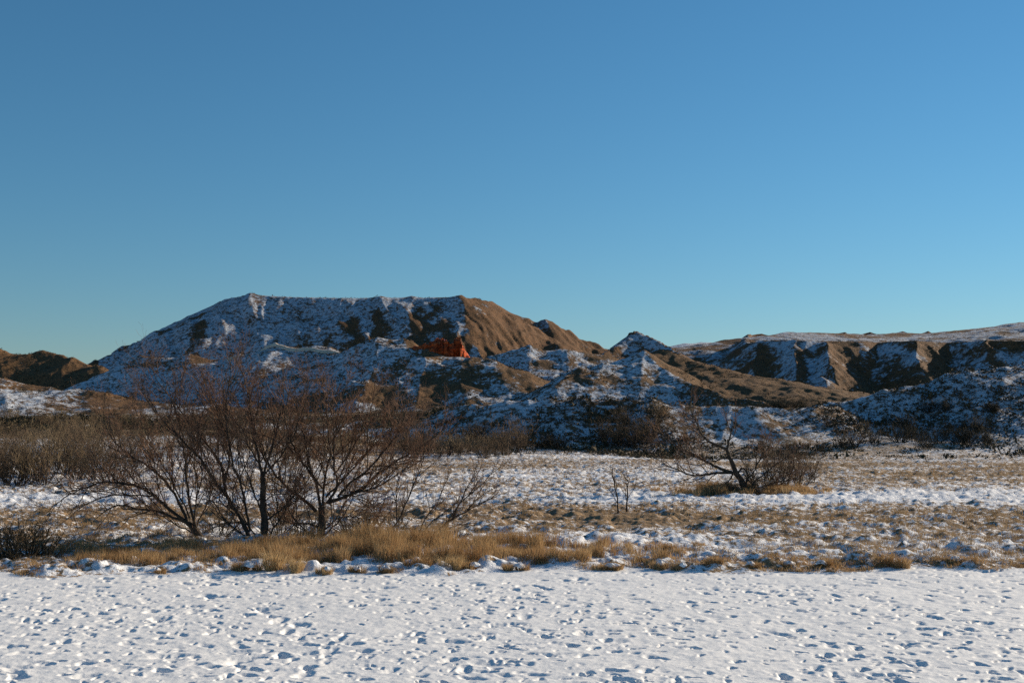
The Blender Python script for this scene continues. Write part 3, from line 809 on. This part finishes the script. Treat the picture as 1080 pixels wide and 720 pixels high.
# ------------------------------------------------------------------ grass
def blades(cx, cy, cz, nb, ln, spread, width, lean, rr=rng):
    """nb blades in each clump; arrays per clump. returns verts (5 per blade), tris, random"""
    n = len(cx)
    idx = np.repeat(np.arange(n), nb)
    N = len(idx)
    a = rr.random(N)*6.283; rad = np.sqrt(rr.random(N))*spread[idx]
    bx = cx[idx]+np.cos(a)*rad; by = cy[idx]+np.sin(a)*rad; bz = cz[idx]-.02
    L = ln[idx]*(.55+.6*rr.random(N))
    le = lean*(.3+1.0*rr.random(N))
    a2 = a+rr.normal(size=N)*.7
    dx = np.cos(a2)*le; dy = np.sin(a2)*le
    w = width*(.6+.8*rr.random(N)); wa = rr.random(N)*6.283
    wx = np.cos(wa)*w; wy = np.sin(wa)*w
    B = np.stack([bx, by, bz], 1); W = np.stack([wx, wy, np.zeros(N)], 1)
    Mi = B+np.stack([dx*L*.35, dy*L*.35, L*.55], 1)
    droop = (1-.5*le)
    Ti = B+np.stack([dx*L, dy*L, L*droop], 1)
    V = np.stack([B-W, B+W, Mi-W*.7, Mi+W*.7, Ti], 1).reshape(-1, 3)
    k = np.arange(N)[:, None]*5
    T = np.concatenate([k+[0, 1, 3], k+[0, 3, 2], k+[2, 3, 4]])
    return V, T, np.repeat(np.clip(.55*rr.random(n)[idx]+.6*rr.random(N)-.05, 0, 1), 5)
def grass_obj(name, parts, material, label, cat='grass', stuff=True, parent=None, off=None):
    Vs, Ts, Rs = [], [], []; k = 0
    for V, T, R in parts: Vs.append(V); Ts.append(T+k); Rs.append(R); k += len(V)
    V = np.concatenate(Vs)
    if off is not None: V = V-off
    o = new_mesh(name, V, faces_t=np.concatenate(Ts), material=material, attrs={'rnd': np.concatenate(Rs)}, parent=parent)
    if stuff: tag(o, label, cat, kind='stuff')
    elif label: tag(o, label, cat)
    return o
# tall golden band in front of and around the trees
def band():
    N = 2300
    px = 60+rng.random(N)*690
    hgt = np.interp(px, [60,100,160,200,260,340,380,430,520,560,620,680,750], [.18,.26,.26,.32,.40,.42,.52,.57,.50,.42,.40,.26,.12])
    den = np.interp(px, [60,90,160,220,300,380,560,640,750], [.3,.5,.45,.6,.7,.95,.8,.42,.15])
    deep = np.interp(px, [60,200,400,560,750], [2.2,4.5,5.0,4.0,3.2])
    y = 24.9+rng.random(N)**1.1*deep
    x = (px-540)/F*y
    y = np.maximum(y, edge_y(x)+.5)
    k = (rng.random(N) < den) & (fbm(x, y, 1.1, 3, 141) > np.where(px < 570, -.42, -.16))
    x, y, hgt = x[k], y[k], hgt[k]*np.clip(.78+.9*fbm(x[k], y[k], 1.0, 3, 147), .35, 1.25)
    z = height(x, y)
    grass_obj('tall_grass', [blades(x, y, z, 44, hgt*(.75+.45*rng.random(len(x))), np.full(len(x), .13), .0048, .34)], M_gold,
              'tall golden dead grass growing in a band below the bare trees')
band()
N = 900; x = (rng.random(N)*2-1)*13; y = edge_y(x)+.05+rng.random(N)**1.3*1.5
k = fbm(x, y, .8, 2, 161) > .06; x, y = x[k], y[k]
grass_obj('edge_grass', [blades(x, y, height(x, y), 34, .06+.12*rng.random(len(x)), np.full(len(x), .12), .0045, .8)], M_gold,
          'ragged brown grass fringe along the edge of the snow field')
# mounded grass skirt round the lone tree
n = 900; px = np.clip(781+rng.normal(size=n)*42, 690, 870); y = 51.4+rng.normal(size=n)*.85; kk = fbm(px, y*20, 14, 2, 7) > -.12; px = px[kk]; y = y[kk]; n = len(px); x = (px-540)/F*y; z = height(x, y)
grass_obj('tall_grass', [blades(x, y, z, 30, np.full(n, .42)*np.clip(.8+1.2*fbm(px, y*20, 12, 2, 9), .3, 1.4)*np.interp(px, [700,730,790,800,860], [.6,1.1,1.1,1,.7]), np.full(n, .2), .008, .6)], M_gold,
          'rusty dead grass heaped under the lone gnarled tree')
# short tufts over the plain
def tufts():
    parts = []
    for (y0, y1, N, nb, w, L0, dn0) in ((24.8, 34, 5200, 20, .0045, .15, .02), (34, 60, 14000, 12, .007, .15, .05), (60, 118, 24000, 7, .012, .19, .05)):
        y = y0+rng.random(N)*(y1-y0); x = (rng.random(N)*2-1)*y*.52
        d = fbm(x*.5, y, 2.2, 3, 151)*.6+fbm(x, y, 12, 2, 155)*.4
        pxv = 540+F*x/y
        d += .12*np.exp(-((y-38)/5)**2)*sstep(480, 700, pxv) + .16*np.exp(-((y-40)/3)**2)*(1-sstep(150, 300, pxv)) - .35*np.exp(-((y-48)/4.)**2) + .1*sstep(60, 75, y)*sstep(700, 860, pxv)
        k = (d > dn0+rng.normal(size=N)*.15) & (y > edge_y(x)+.3)
        x, y = x[k], y[k]
        z = height(x, y)
        parts.append(blades(x, y, z, nb, L0*(.6+.8*rng.random(len(x))), np.full(len(x), .10), w, .7))
    grass_obj('short_grass', parts, M_straw, 'short straw coloured tufts poking through snow across the plain')
tufts()

# tussocks one can tell apart along the edge of the snow field
def tussock(px, py, hgt, wid, mat_, label, cap=False, squash=.9):
    hgt *= 1.25
    p = gpt(px, py); x, y = p[0], max(p[1], edge_y(p[0])+.02)
    z = h1(x, y)
    root = empty('grass_tussock', (x, y, z)); tag(root, label, 'tussock', 'tussocks along the edge of the snow field')
    rs = np.random.default_rng(int(px*7+py))
    n = max(3, int(wid/.12))
    ox = (rs.random(n)-.5)*wid*.8; oy = (rs.random(n)-.5)*.22
    grass_obj('blades', [blades(ox, oy, np.zeros(n)-.02, 130, np.full(n, hgt*1.15), np.full(n, .09), .0042, .75, rs)], mat_, None, stuff=False, parent=root)['kind'] = 'stuff'
    if cap:
        ns, nrg = 18, 6
        V = []; cx0 = wid*.08
        for j in range(nrg):
            for i in range(ns):
                a = i*2*math.pi/ns; q = j/(nrg-1)
                rx = wid*.20*math.sin(q*1.5)*(1+.18*math.sin(a*3+px)); ry = .10*math.sin(q*1.5)*(1+.15*math.sin(a*2+px))
                V.append((cx0+rx*1.15*math.cos(a), ry*math.sin(a)-.02, hgt*(.30+.30*math.cos(q*1.5)) + .018*math.sin(a*3+q*4+py)))
        f = [[j*ns+i, j*ns+(i+1) % ns, (j+1)*ns+(i+1) % ns, (j+1)*ns+i] for j in range(nrg-1) for i in range(ns)]
        new_mesh('snow_cap', V, faces_q=f, material=M_cap, parent=root, smooth=True)
T = [
 (163,604,.14,.42,M_gold,'snow capped tussock at the snow edge under the sprawling tree',True),
 (250,607,.22,.62,M_gold,'wide rusty snow topped tussock left of the spiky blond one',True),
 (283,603,.42,.30,M_pale,'tall spiky pale blond tussock in front of the middle trunks',False),
 (314,604,.30,.42,M_pale,'rounded blond tussock right of the spiky blond one',False),
 (341,607,.17,.36,M_gold,'low snow topped tussock below the leaning trunk',True),
 (376,604,.17,.34,M_straw,'small tan tussock at the left end of the tallest golden grass',True),
 (404,604,.18,.5,M_straw,'snow buried pale tussock under the tall golden grass',True),
 (440,600,.26,.5,M_gold,'dark gold tussock at the snow edge below the slender shrub',False),
 (475,602,.28,.4,M_pale,'bright blond tussock below the fanning shrub',False),
 (498,601,.20,.5,M_gold,'squat tussock with a snowy top right of the fanning shrub base',True),
 (545,601,.17,.6,M_gold,'low flat tussock at the snow edge in the middle of the picture',True),
 (643,602,.17,.75,M_gold,'long low brown tussock with snow on top below the small sapling',True),
 (679,592,.17,.7,M_gold,'wide snow topped tussock set back from edge, right of the golden grass',True),
 (697,601,.19,.4,M_gold,'first of the three brown edge tussocks right of the golden grass',True),
 (719,602,.19,.36,M_straw,'dark shaded middle one of the three edge tussocks right of golden grass',True),
 (756,601,.19,.44,M_gold,'rusty edge tussock straight below the lone gnarled tree',False),
 (790,601,.17,.44,M_gold,'flat brown edge tussock just right of below the lone tree',True),
 (830,600,.18,.55,M_straw,'tan edge tussock half under snow, left of the orange pair',True),
 (864,600,.19,.50,M_gold,'sloping edge tussock with snowy right side, next left of the orange pair',True),
 (933,598,.34,.38,M_gold,'larger bright orange pointed tussock of the pair at right',False),
 (952,599,.26,.34,M_gold,'smaller bright orange tussock of the pair at right',False),
 (1005,596,.2,.6,M_gold,'brown tussock at the snow edge near the right border',True)]
for t_ in T: tussock(*t_)
print('objects', len(bpy.data.objects))
